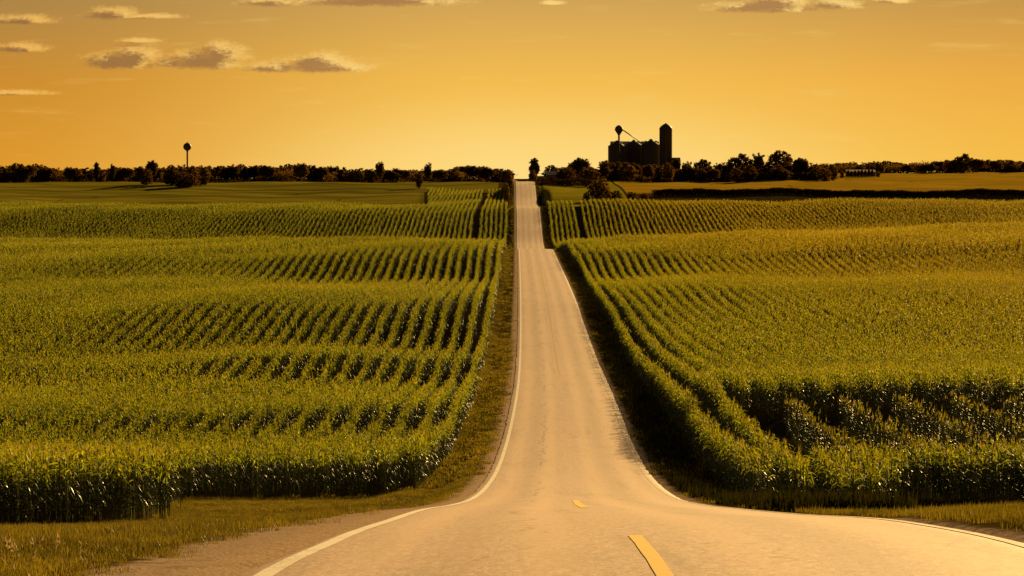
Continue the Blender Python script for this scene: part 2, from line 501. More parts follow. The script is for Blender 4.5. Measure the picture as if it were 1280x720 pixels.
def scatter(name, pts, rot, scl, pick, sources, **props):
    me = bpy.data.meshes.new(name)
    me.vertices.add(len(pts)); me.vertices.foreach_set('co', np.asarray(pts, np.float32).ravel())
    a = me.attributes.new('spin', 'FLOAT_VECTOR', 'POINT'); a.data.foreach_set('vector', np.asarray(rot, np.float32).ravel())
    a = me.attributes.new('size', 'FLOAT_VECTOR', 'POINT'); a.data.foreach_set('vector', np.asarray(scl, np.float32).ravel())
    a = me.attributes.new('pick', 'INT', 'POINT'); a.data.foreach_set('value', np.asarray(pick, np.int32))
    me.update()
    o = link(name, me, **props)
    ng = bpy.data.node_groups.new(name + '_scatter', 'GeometryNodeTree')
    ng.interface.new_socket('Geometry', in_out='INPUT', socket_type='NodeSocketGeometry')
    ng.interface.new_socket('Geometry', in_out='OUTPUT', socket_type='NodeSocketGeometry')
    gi = ng.nodes.new('NodeGroupInput'); go = ng.nodes.new('NodeGroupOutput')
    jn = ng.nodes.new('GeometryNodeJoinGeometry')

    def named(n, t):
        k = ng.nodes.new('GeometryNodeInputNamedAttribute'); k.data_type = t; k.inputs['Name'].default_value = n
        return next(s for s in k.outputs if s.enabled and s.name == 'Attribute')
    er = ng.nodes.new('FunctionNodeEulerToRotation'); ng.links.new(named('spin', 'FLOAT_VECTOR'), er.inputs[0])
    sz = named('size', 'FLOAT_VECTOR'); pk = named('pick', 'INT')
    for i, src in enumerate(sources):
        cmp_ = ng.nodes.new('FunctionNodeCompare'); cmp_.data_type = 'INT'; cmp_.operation = 'EQUAL'
        ins = [s for s in cmp_.inputs if s.enabled]
        ng.links.new(pk, ins[0]); ins[1].default_value = i
        oi = ng.nodes.new('GeometryNodeObjectInfo'); oi.inputs['Object'].default_value = src
        ip = ng.nodes.new('GeometryNodeInstanceOnPoints')
        ng.links.new(gi.outputs[0], ip.inputs['Points']); ng.links.new(cmp_.outputs[0], ip.inputs['Selection'])
        ng.links.new(oi.outputs['Geometry'], ip.inputs['Instance'])
        ng.links.new(er.outputs[0], ip.inputs['Rotation']); ng.links.new(sz, ip.inputs['Scale'])
        ng.links.new(ip.outputs[0], jn.inputs[0])
    ng.links.new(jn.outputs[0], go.inputs[0])
    md = o.modifiers.new('scatter', 'NODES'); md.node_group = ng
    return o


def ribbon(V, Fc, MI, base, az, length, width, rise, droop, segs, mi, fold=.0, twist=0.0):
    """one arching leaf: a tapering strip that rises then droops"""
    ca, sa = math.cos(az), math.sin(az)
    b = len(V)
    for k in range(segs + 1):
        t = k / segs
        r = length * (t - .18 * t * t)
        z = rise * t - droop * t * t
        w = width * (.55 + 1.2 * t - 1.72 * t * t) if t < 1 else width * .03
        tw = twist * t
        px, py = base[0] + ca * r, base[1] + sa * r
        ox, oy, oz = -sa * math.cos(tw), ca * math.cos(tw), math.sin(tw)
        V.append((px + ox * w / 2, py + oy * w / 2, base[2] + z + oz * w / 2))
        V.append((px - ox * w / 2, py - oy * w / 2, base[2] + z - oz * w / 2))
    for k in range(segs):
        Fc.append((b + 2 * k, b + 2 * k + 1, b + 2 * k + 3, b + 2 * k + 2)); MI.append(mi)


def corn_plant(seed, lod, top=None):
    r = random.Random(seed)
    V, Fc, MI = [], [], []
    n_plants = 1 if lod == 0 else (1 if lod == 1 else 3)
    for p in range(n_plants):
        ox, oy = (0, 0) if n_plants == 1 else (r.uniform(-.2, .2), (p - (n_plants - 1) / 2) * .42 + r.uniform(-.1, .1))
        H = r.uniform(2.05, 2.4)
        b = len(V); rad = .018
        for k in range(2):
            z = H * .9 * k
            V += [(ox + rad, oy, z), (ox - rad * .5, oy + rad * .87, z), (ox - rad * .5, oy - rad * .87, z)]
        for i in range(3):
            Fc.append((b + i, b + (i + 1) % 3, b + 3 + (i + 1) % 3, b + 3 + i)); MI.append(1)
        nl = (15, 11, 8)[lod]; segs = (4, 3, 2)[lod]; wf = (.85, 1.1, 1.5)[lod]
        a0 = r.uniform(0, 6.28)
        for i in range(nl):
            t = (i + .7) / nl
            az = a0 + i * math.pi + r.uniform(-.75, .75)
            ln = (.38 + .28 * math.sin(math.pi * min(1, t * .9 + .1))) * r.uniform(.8, 1.15)
            up = r.uniform(.45, .75) * (0.85 + .5 * t) * ln / .7
            ribbon(V, Fc, MI, (ox, oy, H * (.16 + .74 * t)), az, ln, .088 * wf * r.uniform(.85, 1.15), up, up * r.uniform(.75, 1.5), segs, 3 if t < .70 else 0, twist=r.uniform(-1.1, 1.1))  # lower leaves take the dark copy, deepening the shade between rows
        nt_ = (4, 3, 1)[lod]
        for i in range(nt_):
            az = r.uniform(0, 6.28)
            ribbon(V, Fc, MI, (ox, oy, H * .88), az, r.uniform(.05, .2), (.024, .05, .10)[lod], r.uniform(.28, .42), .08, 2, 2, twist=.6)
    return mesh_np('corn_plant', V, Fc, [top or M_corn, M_stalk, M_corn_top, M_corn_shade], mat_idx=MI)


corn_src = [source('corn_plant', corn_plant(10 + i, 0)) for i in range(4)] + \
           [source('corn_plant', corn_plant(30 + i, 1)) for i in range(3)] + \
           [source('corn_plant', corn_plant(50 + i, 2)) for i in range(3)] + \
           [source('corn_plant', corn_plant(70 + i, 0, M_corn_shade)) for i in range(2)]  # last two plants: every leaf darkened, for the shaded hollow


def corn_points(u0f, side, bands, spacing, umax_f, keep=None, row_off=0.0):
    """rows run along the road; returns points, lod and scale arrays"""
    P, K, S = [], [], []
    for (d0, d1, step, lod, wide) in bands:
        n_rows = int((umax_f(d1)) / spacing) + 2
        for k in range(n_rows):
            ds = np.arange(d0, d1, step)
            ds = ds + rng.uniform(-.35, .35, len(ds)) * step
            uu = side * (row_off + k * spacing)
            off = np.full(len(ds), uu) + rng.normal(0, .085 if lod < 2 else .14, len(ds)) + .10 * np.sin(ds * .045 + k * .4)
            u = u0f(ds) + off
            X = xc_f(ds) + u
            ok = np.abs(X) < umax_f(ds)
            ok &= rng.random(len(ds)) > .03
            if keep is not None: ok &= keep(X, ds, u)
            if lod == 2 and k == 6: ok &= ds < 770        # sprayer tracks
            if not ok.any(): continue
            X, ds2 = X[ok], ds[ok]
            P.append(np.stack([X, ds2, ground_z(X, ds2) - .04], 1))
            K.append(np.full(len(X), lod)); S.append(np.full(len(X), wide))
    return np.concatenate(P), np.concatenate(K), np.concatenate(S)


def plant_field(name, P, K, S, shade=0.0, **props):
    n = len(P)
    patch = .5 + .5 * np.sin(P[:, 0] * .11 + np.sin(P[:, 1] * .06) * 2) * np.sin(P[:, 1] * .045 + 1)
    h = np.clip(rng.normal(1.0, .085, n), .7, 1.2) * (.96 + .09 * patch)
    scl = np.stack([S * rng.uniform(.9, 1.12, n), S * rng.uniform(.9, 1.12, n), h], 1)
    rot = np.stack([rng.normal(0, .06, n), rng.normal(0, .06, n), rng.uniform(0, 6.28, n)], 1)
    far = K == 2
    rot[far, 2] = rng.normal(0, .25, far.sum()) + np.where(rng.random(far.sum()) < .5, 0, math.pi)
    pick = np.where(K == 0, rng.integers(0, 4, n), np.where(K == 1, 4 + rng.integers(0, 3, n), 7 + rng.integers(0, 3, n)))
    if shade:      # slightly shorter plants with darkened leaves: the hollow's shade put into their colour
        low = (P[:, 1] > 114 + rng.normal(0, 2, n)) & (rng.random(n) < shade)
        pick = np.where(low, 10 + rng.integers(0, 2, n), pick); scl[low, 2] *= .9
    return scatter(name, P, rot, scl, pick, corn_src, **props)


half = lambda d: np.abs(d) * .186 + 9
ROW = 1.5
zero = lambda d: np.zeros_like(d)
# left field: one nearer block by the frame edge, the main field behind it
def keepA(X, d, u):
    front = 84 + (X + 16.5) * 1.75 + .5 * np.sin(X * 2.3) + rng.normal(0, .45, len(d))
    return (d > front) & (X < -.1225 * d + .3 * np.sin(d * .9) + rng.normal(0, .25, len(d)))
PA = corn_points(lambda d: np.full_like(d, -11.0), -1, [(76, 129, .2, 0, 1.0)], 1.2, half, keepA)
PB = corn_points(lambda d: np.full_like(d, -7.0), -1,
                 [(126, 215, .22, 0, .80), (215, 470, .36, 1, .80), (470, 1190, 1.15, 2, .72)], ROW, half,
                 lambda X, d, u: ((d < 986) | (X > -29 - (d - 985) * .03)) & (d > 128 + 2.0 * np.clip((X + 5) / 3, -0.2, 1.5) * -1 + rng.normal(0, .25, len(d))))
PL = [np.concatenate(q) for q in zip(PA, PB)]
plant_field('corn_field', *PL, kind='stuff', label='green corn rows filling the rolling field left of the road', category='crop field')
PR = corn_points(lambda d: np.full_like(d, 6.7), 1,
                 [(97, 155.5, .22, 0, .92), (155.5, 215, .22, 0, .82), (215, 470, .36, 1, .82), (470, 935, 1.15, 2, .74)], ROW, half,
                 lambda X, d, u: (d > 155.5 + rng.normal(0, .3, len(d))) | ((u < 8.9) & (d > 98.5 + rng.normal(0, .5, len(d)))))
PN = corn_points(lambda d: np.full_like(d, 11.6), 1, [(94, 151.5, .19, 0, .6)], 2.9, half,
                 lambda X, d, u: d > 97 + 10 * sstep(.126, .142, X / d) + 1.2 * np.sin(X * .9) + rng.normal(0, .6, len(d)))
# dense headland across the ends of the near rows
PH = corn_points(lambda d: np.full_like(d, 9.7), 1, [(96.5, 113, .25, 0, 1.0)], .9, half,
                 lambda X, d, u: d > 97 + 10 * sstep(.126, .142, X / d) + 1.2 * np.sin(X * .9) + .35 * np.abs(np.sin(X * 2.1)) + rng.normal(0, .5, len(d)))
PN = [np.concatenate(q) for q in zip(PN, PH)]
plant_field('corn_field', *PR, kind='stuff', label='long corn rows on the slopes right of the road', category='crop field')
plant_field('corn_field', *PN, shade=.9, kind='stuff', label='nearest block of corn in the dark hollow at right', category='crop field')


# ------------------------------------------------------------------ verge grass
def tuft(seed, n, h, spread, w, seed_heads=0, mat=None):
    r = random.Random(seed)
    V, Fc, MI = [], [], []
    for i in range(n):
        a = r.uniform(0, 6.28); q = spread * math.sqrt(r.random())
        hh = h * r.uniform(.5, 1.1)
        ribbon(V, Fc, MI, (q * math.cos(a), q * math.sin(a), -.02), r.uniform(0, 6.28), hh * r.uniform(.1, .6), w * r.uniform(.7, 1.4), hh * 1.1, hh * r.uniform(.05, .5), 2, 0, twist=r.uniform(-1, 1))
    for i in range(seed_heads):
        a = r.uniform(0, 6.28); q = spread * .6 * math.sqrt(r.random()); x, y = q * math.cos(a), q * math.sin(a)
        hh = h * r.uniform(1.1, 1.7); lean = r.uniform(0, .15)
        ribbon(V, Fc, MI, (x, y, 0), a, lean, .012, hh, 0, 1, 0)
        for k in range(4):
            ribbon(V, Fc, MI, (x + lean * math.cos(a), y + lean * math.sin(a), hh - .02), r.uniform(0, 6.28), .05, .05, .03 + .03 * k, .02, 1, 1, twist=r.uniform(-1, 1))
    return mesh_np('grass_tuft', V, Fc, [mat or M_grass, M_seed], mat_idx=MI)


grass_src = [source('grass_tuft', tuft(1, 46, .12, .18, .009)), source('grass_tuft', tuft(2, 46, .16, .2, .010)),
             source('grass_tuft', tuft(3, 50, .08, .24, .011)), source('grass_tuft', tuft(4, 14, .13, .12, .02, 2)),
             source('grass_tuft', tuft(5, 40, .2, .45, .045)), source('grass_tuft', tuft(6, 40, .14, .45, .05)),
             source('shaded_weed_tuft', tuft(7, 40, .42, .4, .05, 0, M_weed_shade)), source('shaded_weed_tuft', tuft(8, 40, .3, .45, .05, 0, M_weed_shade))]


def verge(side):
    P, PK = [], []
    for d0, d1, dens, far in ((18, 60, 26, 0), (60, 130, 13, 0), (130, 300, 6, 1), (300, 1150, 1.1, 1)):
        um = half(d1) + 4 if d1 <= 130 else 9.0
        n = int(dens * (d1 - d0) * um)
        d = rng.uniform(d0, d1, n)
        if side < 0:
            u = -4.2 - rng.random(n) * um
            inner = np.interp(d, [35, 110], [5.15, 4.5])
            ok = -u > inner + rng.normal(0, .22, n)
            X = xc_f(d) + u
            front = np.where(X < -.1225 * d, 84 + (X + 16.5) * 1.75, 130)
            incorn = (d > front + .6) & (u < np.where(d > 130, -7.0, -99))
            incorn |= (X < -.1225 * d - .3) & (d > front + .6)
        else:
            u = 4.0 + rng.random(n) * um
            ok = u > 4.55 + rng.normal(0, .2, n)
            X = xc_f(d) + u
            incorn = (d > 98.5) & (u > 6.7)
        ok &= ~incorn & (np.abs(X) < half(d))
        # bare patches
        ok &= (np.sin(X * 1.7 + 3 * np.sin(d * .21)) * np.sin(d * .33 + X * .4) + rng.normal(0, .5, n)) > -.9
        X, d = X[ok], d[ok]
        P.append(np.stack([X, d, ground_z(X, d)], 1))
        k = rng.choice([0, 1, 2], len(d), p=[.35, .1, .55])
        near = (d < 31) & (X < -3.9) & (rng.random(len(d)) < .10)
        k = np.where(near, 3, k)
        if far: k = rng.choice([4, 5], len(d))
        PK.append(k)
    P = np.concatenate(P); k = np.concatenate(PK); n = len(P)
    s = rng.uniform(.7, 1.3, n)
    scl = np.stack([s, s, s * rng.uniform(.7, 1.25, n)], 1)
    rot = np.stack([rng.normal(0, .08, n), rng.normal(0, .08, n), rng.uniform(0, 6.28, n)], 1)
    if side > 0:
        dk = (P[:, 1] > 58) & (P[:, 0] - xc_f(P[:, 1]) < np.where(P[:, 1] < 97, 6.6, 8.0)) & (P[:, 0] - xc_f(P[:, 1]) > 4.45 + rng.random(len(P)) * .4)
        k = np.where(dk, 6 + k % 2, k)  # swaps in darkened tufts where the corn's shade falls
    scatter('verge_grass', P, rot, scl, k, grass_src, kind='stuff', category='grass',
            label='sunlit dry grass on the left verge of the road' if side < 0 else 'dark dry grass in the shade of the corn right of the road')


verge(-1); verge(1)


# ------------------------------------------------------------------ far fields
def field_sheet(name, x0, x1, d0, d1, mat, label, lift=.08):
    """x given as photo columns at the far edge: turned into metres at each distance"""
    ds = np.arange(d0, d1 + 1, 6.0); ts = np.linspace(0, 1, 60)
    t, d = np.meshgrid(ts, ds)
    X = x0(d) + (x1(d) - x0(d)) * t
    z = ground_z(X, d) + lift
    idx = np.arange(t.size).reshape(t.shape)
    f = np.stack([idx[:-1, :-1].ravel(), idx[:-1, 1:].ravel(), idx[1:, 1:].ravel(), idx[1:, :-1].ravel()], 1)
    return link(name, mesh_np(name, np.stack([X.ravel(), d.ravel(), z.ravel()], 1), f, [mat], True), kind='structure', label=label)


M_ochre = matte_mat('stubble', (.22, .135, .010), (.38, .24, .018), .03, (.5, 3.0, 1))
M_green = matte_mat('low_crop', (.14, .13, .010), (.28, .23, .018), .03, (1, 4.0, 1))
M_green2 = matte_mat('low_crop_dark', (.07, .062, .010), (.24, .20, .018), .018, (.25, 3.0, 1))
field_sheet('stubble_field', lambda d: 42 + 0 * d, lambda d: 330 + 0 * d, 1042, 1690, M_ochre, 'wide ochre stubble field beyond the hedge at right')
field_sheet('grass_field', lambda d: 10.5 + 0 * d, lambda d: 41 + 0 * d, 936, 1200, M_green, 'small green field beside the far end of the road')
field_sheet('bean_field', lambda d: -320 + 0 * d, lambda d: np.where(d < 1192, -30.5 - (d - 985) * .03, -6.0), 986, 1700, M_green2, 'flat green field before the far tree line at left')


# ------------------------------------------------------------------ foliage and trees
def leaf_quads(centres, size, r=rng):
    """randomly turned leaf-clump quads, one for each centre"""
    n = len(centres)
    a = r.normal(0, 1, (n, 3)); a /= np.linalg.norm(a, axis=1)[:, None]
    b = r.normal(0, 1, (n, 3)); b -= a * (a * b).sum(1)[:, None]; b /= np.linalg.norm(b, axis=1)[:, None]
    s = (np.asarray(size) * r.uniform(.6, 1.3, n))[:, None]
    q = np.stack([centres + a * s, centres + b * s * .55, centres - a * s, centres - b * s * .55], 1).reshape(-1, 3)
    f = np.arange(4 * n).reshape(n, 4)
    return q, f


def crown_mesh(shape, seed, mat, clumps=70, per=44, size=.32):
    """10 m tall tree crown, as clumps of leaves on an uneven outline"""
    r = np.random.default_rng(seed)
    cz, rx, rz, fl = {'round': (6.2, 3.7, 3.6, 0), 'dome': (5.0, 4.8, 4.9, .25), 'tall': (5.6, 2.1, 4.6, 0), 'wide': (6.4, 5.2, 3.2, .1),
                      'bush': (4.4, 5.2, 5.2, .6), 'ragged': (6.0, 3.6, 3.8, 0), 'poplar': (5.8, 1.35, 4.6, 0)}[shape]
    pts = []
    while len(pts) < clumps:
        v = r.normal(0, 1, 3); v /= np.linalg.norm(v)
        q = r.uniform(.5, 1.0) ** .5
        lump = 1 + .10 * math.sin(v[0] * 5 + seed) * math.cos(v[1] * 4 + seed * 2) + .07 * math.sin(v[2] * 7 + seed * 3) + (r.normal(0, .16) if shape == 'ragged' else 0)
        p = np.array([v[0] * rx * q * lump, v[1] * rx * q * lump, cz + v[2] * rz * q * lump])
        if p[2] < (.3 if fl > .2 else 1.4): continue
        pts.append(p)
    pts = np.array(pts)
    allc = []
    for p in pts:
        rad = r.uniform(.5, .95) * (0.8 if shape in ('tall', 'poplar') else 1.0)
        c = r.normal(0, .42, (per, 3)) * rad * np.array([1, 1, .8]) + p
        allc.append(c)
    c = np.concatenate(allc)
    # a sparse inner fill keeps the heart of the crown dark
    v = r.normal(0, 1, (900, 3)); v /= np.linalg.norm(v, axis=1)[:, None]
    c2 = v * (r.random(900) ** .4)[:, None] * np.array([rx * .86, rx * .86, rz * .86]) + np.array([0, 0, cz])
    c2 = c2[c2[:, 2] > .6]
    c = np.concatenate([c, c2])
    sz = np.concatenate([np.full(len(c) - len(c2), size), np.full(len(c2), size * 1.7)])
    q, f = leaf_quads(c, sz, r)
    return mesh_np('crown', q, f, [mat]), pts


def trunk_mesh(shape, seed, pts):
    r = random.Random(seed)
    mb = MB()
    top = 7.5 if shape not in ('bush', 'dome') else 5.5
    base = [(0, 0, -.3), (r.uniform(-.1, .1), r.uniform(-.1, .1), top * .3), (r.uniform(-.3, .3), r.uniform(-.3, .3), top * .65), (r.uniform(-.4, .4), r.uniform(-.4, .4), top)]
    mb.tube(base, [.34, .26, .17, .05], 8)
    for k in range(9):
        p = pts[r.randrange(len(pts))]
        z0 = top * r.uniform(.22, .7)
        m = ((p[0]) * .45, p[1] * .45, z0 + (p[2] - z0) * .55 + .2)
        mb.tube([(0, 0, z0), m, tuple(p)], [.13, .08, .03], 5)
    return mb.mesh('trunk', M_bark, True)


KINDS = {}
for i, (k, mat) in enumerate([('round', M_tree), ('dome', M_tree), ('tall', M_tree), ('wide', M_tree), ('bush', M_tree), ('ragged', M_tree), ('poplar', M_tree),
                              ('round', M_tree), ('ragged', M_tree)]):
    cm, pts = crown_mesh(k, 100 + i * 7, mat, 60 if k == 'poplar' else 85)
    KINDS.setdefault(k, []).append((trunk_mesh(k, i, pts), cm))
cm_s, pts_s = crown_mesh('bush', 301, M_shrub, 60)
KINDS['shrub'] = [(trunk_mesh('bush', 90, pts_s), cm_s)]
WIDTH = {'round': 8.6, 'dome': 11.0, 'tall': 5.4, 'wide': 11.6, 'bush': 11.6, 'ragged': 8.6, 'poplar': 4.0, 'shrub': 11.6}


def at(px, d): return (px - 640) * d / F


def tree(kind, px, ytop, d, wpx=None, label='', cat='tree', group=None, name='tree'):
    """a tree whose crown top shows at photo row ytop when it stands d metres away at column px"""
    X = at(px, d); z = float(ground_z(X, d))
    h = -(ytop - EYE_Y) * d / F - z
    sz = h / (10.1 if kind in ('dome', 'bush', 'shrub') else 10.0)
    sx = sz if wpx is None else (wpx * d / F) / WIDTH[kind]
    root = empty(name, (X, d, z), label, cat, group, rng.uniform(0, 6.28), (sx, sx, sz))
    v = KINDS[kind]
    tm, cm = v[int(rng.integers(0, len(v)))]
    link('trunk', tm, root); link('crown', cm, root)
    return root


# far tree line at left: outline read from the photo (column, row of the tops)
outl = [(0, 205), (30, 204), (55, 203.5), (63, 208), (80, 209), (110, 209), (135, 208), (165, 208), (200, 207), (228, 207), (255, 206), (280, 207),
        (300, 204), (320, 206), (345, 205), (358, 203), (375, 203), (395, 206), (428, 207), (440, 210), (452, 207), (465, 211), (500, 210),
        (520, 211), (545, 209), (562, 209), (580, 206), (595, 205), (610, 208), (628, 209)]
ox, oy = zip(*outl)
SECT = [(-1, 62, 'tree in the even dense block at the far left end of the tree line'),
        (62, 205, 'low tree in the far tree line left of the water tower'),
        (205, 310, 'dark tree in the far tree line behind the water tower'),
        (310, 430, 'tree in the taller wooded stretch right of the water tower'),
        (430, 560, 'tree in the broken low stretch of the far left tree line'),
        (560, 650, 'tree in the last clump of the tree line left of the road')]
x = -14.0
while x < 634:
    lab = next(l for a, b, l in SECT if a <= max(x, 0) < b)
    yt = .9 + np.interp(x, ox, oy) + (rng.normal(0, .6) if x < 58 else rng.normal(0.5, .8))
    dd_ = rng.uniform(1380, 1460)
    kind = rng.choice(['round', 'ragged', 'dome', 'wide', 'bush'], p=[.3, .1, .3, .1, .2])
    tree(kind, x, yt, dd_, rng.uniform(17, 28), lab, group=lab.replace('tree in', 'trees in', 1))
    x += rng.uniform(6.5, 10.5)
for px, yt, d, w, k, lab in [
        (121, 203.5, 1370, 9, 'tall', 'narrow dark tree standing up from the low stretch of the left tree line'),
        (141, 205.5, 1370, 9, 'ragged', 'small ragged tree just right of a narrow one in the left tree line'),
        (190, 200, 1262, 17, 'round', 'dark round-topped tree left of the bush clump under the water tower'),
        (183, 209, 1250, 20, 'bush', 'low dark tree at the foot of the round-topped tree near the water tower'),
        (213, 206, 1255, 24, 'dome', 'leftmost broad tree of the black clump before the water tower'),
        (226, 204.5, 1262, 22, 'bush', 'middle tree of the black clump before the water tower'),
        (240, 207, 1250, 24, 'dome', 'broad bushy tree right under the water tower stem'),
        (254, 205.5, 1258, 20, 'bush', 'rightmost tree of the black clump before the water tower'),
        (232, 214, 1235, 40, 'bush', 'wide black bush along the front of the clump below the water tower'),
        (475, 202.5, 1360, 14, 'round', 'tall round tree rising over the left tree line midway to the road'),
        (462, 210, 1352, 18, 'bush', 'bushy tree just left of the tall round tree in the left tree line'),
        (535, 204.5, 1370, 12, 'ragged', 'small pale-edged tree rising over the left tree line nearer the road'),
        (524, 214, 1235, 11, 'dome', 'small black tree standing alone in the field before the left tree line'),
        (668, 198.5, 1190, 15, 'tall', 'tall narrow tree close by the right side of the far road end'),
        (666, 212, 1180, 12, 'bush', 'bush at the foot of the tall narrow tree at the road end'),
        (725, 197, 1170, 28, 'round', 'large round tree on the slope left of the grain bins'),
        (708, 208, 1150, 30, 'bush', 'dark bushy tree left of the large round tree by the grain bins'),
        (736, 208, 1145, 32, 'bush', 'dark bushy tree in front of the large round tree by the grain bins'),
        (755, 203, 1190, 18, 'ragged', 'ragged tree at the left corner of the grain bins'),
        (845, 197.5, 1250, 14, 'round', 'small tree at the foot of the tall silo on its right'),
        (858, 203, 1240, 16, 'ragged', 'low ragged tree between the tall silo and the big dome trees'),
        (878, 199, 1230, 34, 'dome', 'first dome tree right of the tall silo'),
        (900, 202, 1222, 24, 'bush', 'dark bush between the first two dome trees right of the silo'),
        (924, 192, 1235, 46, 'dome', 'broad dome tree, second right of the tall silo'),
        (948, 193, 1240, 20, 'ragged', 'open ragged tree between the two broadest dome trees at right'),
        (975, 188, 1230, 46, 'dome', 'tallest broad dome tree right of the tall silo'),
        (1000, 197, 1222, 24, 'round', 'round tree stepping down right of the tallest dome tree'),
        (1018, 203, 1225, 22, 'bush', 'low bush at the right end of the dome tree group'),
        (1203, 192, 1560, 34, 'dome', 'large dome tree standing over the tree line near the right frame edge'),
        (1188, 199, 1555, 24, 'bush', 'lower tree on the left flank of the large dome tree at far right'),
        (1221, 198.5, 1560, 22, 'round', 'lower tree on the right flank of the large dome tree at far right'),
        (750, 222, 1000, 34, 'bush', 'round dark bush at the crest of the corn right of the road')]:
    tree(k, px, yt, d, w, lab, 'bush' if 'bush' in lab.split(' ')[:3] else 'tree', name='bush' if 'bush ' in lab[:16] else 'tree')

# screen of trees around the feet of the bins and on to the right
for px in np.arange(690, 1040, 8.5):
    lab = 'low dark tree in the screen below the grain bins and silo' if px < 850 else 'low dark tree in the belt below the dome trees at right'
    tree(rng.choice(['bush', 'dome', 'round']), px + rng.uniform(-2, 2), rng.uniform(204, 211) if px < 750 or px > 842 else rng.uniform(199, 206), rng.uniform(1195, 1245), rng.uniform(16, 28), lab,
         group=lab.replace('tree in', 'trees in', 1))
outr = [(1020, 204), (1040, 203), (1060, 203), (1085, 202.5), (1120, 202), (1132, 204.5), (1145, 204.5), (1165, 203), (1185, 200), (1215, 199), (1235, 200), (1250, 199.5), (1265, 200.5), (1300, 201)]
ox, oy = zip(*outr)
x = 1022.0
while x < 1296:
    lab = 'tree in the distant tree line at right, left of the large dome tree' if x < 1190 else 'tree in the distant tree line at the right frame edge'
    tree(rng.choice(['bush', 'dome', 'round', 'ragged']), x, np.interp(x, ox, oy) + rng.normal(.3, .7), rng.uniform(1600, 1680), rng.uniform(18, 28), lab, group=lab.replace('tree in', 'trees in', 1))
    x += rng.uniform(6.5, 10)


def leaf_mass(name, path, height, depth, n, size, mat, lump=1.0, **props):
    """a long low mass of leaves along a path of (x, d)"""
    path = np.array(path, float)
    seg = np.r_[0, np.cumsum(np.linalg.norm(np.diff(path, axis=0), axis=1))]
    s = rng.random(n) * seg[-1]
    X = np.interp(s, seg, path[:, 0]) + rng.normal(0, depth * .3, n); D = np.interp(s, seg, path[:, 1]) + rng.normal(0, depth * .3, n)
    hh = height * (.78 + lump * (.16 * np.sin(s * .45) + .14 * np.sin(s * 1.13 + 2) + .1 * np.sin(s * .13)))
    z = ground_z(X, D) + hh * rng.random(n) ** .8
    q, f = leaf_quads(np.stack([X, D, z], 1), np.full(n, size))
    return link(name, mesh_np(name, q, f, [mat]), **props)


leaf_mass('undergrowth', [(at(-20, 1430), 1430), (at(622, 1430), 1430)], 6.0, 14, 26000, .5, M_tree, kind='stuff', category='undergrowth', label='dark undergrowth filling the far left tree line')
leaf_mass('undergrowth', [(at(1020, 1640), 1640), (at(1300, 1640), 1640)], 6.0, 14, 13000, .55, M_tree, kind='stuff', category='undergrowth', label='dark undergrowth filling the distant tree line at right')
leaf_mass('undergrowth', [(at(700, 1215), 1215), (at(1030, 1215), 1215)], 3.6, 8, 12000, .42, M_tree, kind='stuff', category='undergrowth', label='black undergrowth below the grain bins and dome trees')
leaf_mass('hedge', [(at(818, 1022), 1022), (at(1000, 1020), 1020), (at(1310, 1014), 1014)], 2.7, 2.6, 40000, .28, M_hedge, .3, label='long dark hedge along the near edge of the ochre field', category='hedge')
leaf_mass('hedge', [(at(676, 1128), 1128), (at(742, 1118), 1118)], 3.4, 3.0, 3200, .3, M_hedge, label='short dark hedge beside the far end of the road at right', category='hedge')
for px, yt, d, w, lab in [(733, 238, 990, 11, 'pale dry shrub left of the round dark bush'), (770, 236, 996, 20, 'pale dry shrub right of the round dark bush'),
                          (790, 238.5, 1004, 16, 'low brown shrub between the round dark bush and the hedge'),
                          (805, 240.5, 1010, 16, 'low brown shrub touching the left end of the long hedge')]:
    tree('shrub', px, yt, d, w, lab, 'shrub', name='shrub')
tree('bush', 637, 211.5, 1120, 9, 'small dark tree at the left edge of the far road', 'tree')
tree('shrub', 634, 226, 985, 10, 'brown scrub bush at the left roadside on the far crest', 'shrub', name='shrub')

# ------------------------------------------------------------------ farm buildings
M_steel = plain_mat('galvanised_steel', (.05, .035, .024), (.08, .058, .04), .25, .65, (1, 1, .2), .1)
M_roof = plain_mat('bin_roof', (.045, .032, .022), (.07, .05, .035), .4, .7)
M_conc = plain_mat('silo_concrete', (.07, .05, .034), (.10, .075, .052), .3, .9, (1, 1, .4))
M_dark = plain_mat('dark_steel', (.06, .04, .03), (.09, .065, .045), .6, .6)
M_shed = plain_mat('pale_metal', (.34, .26, .19), (.46, .37, .28), .3, .6)
M_shade = plain_mat('shadowed_opening', (.02, .015, .01), (.03, .022, .015), .3, .9)


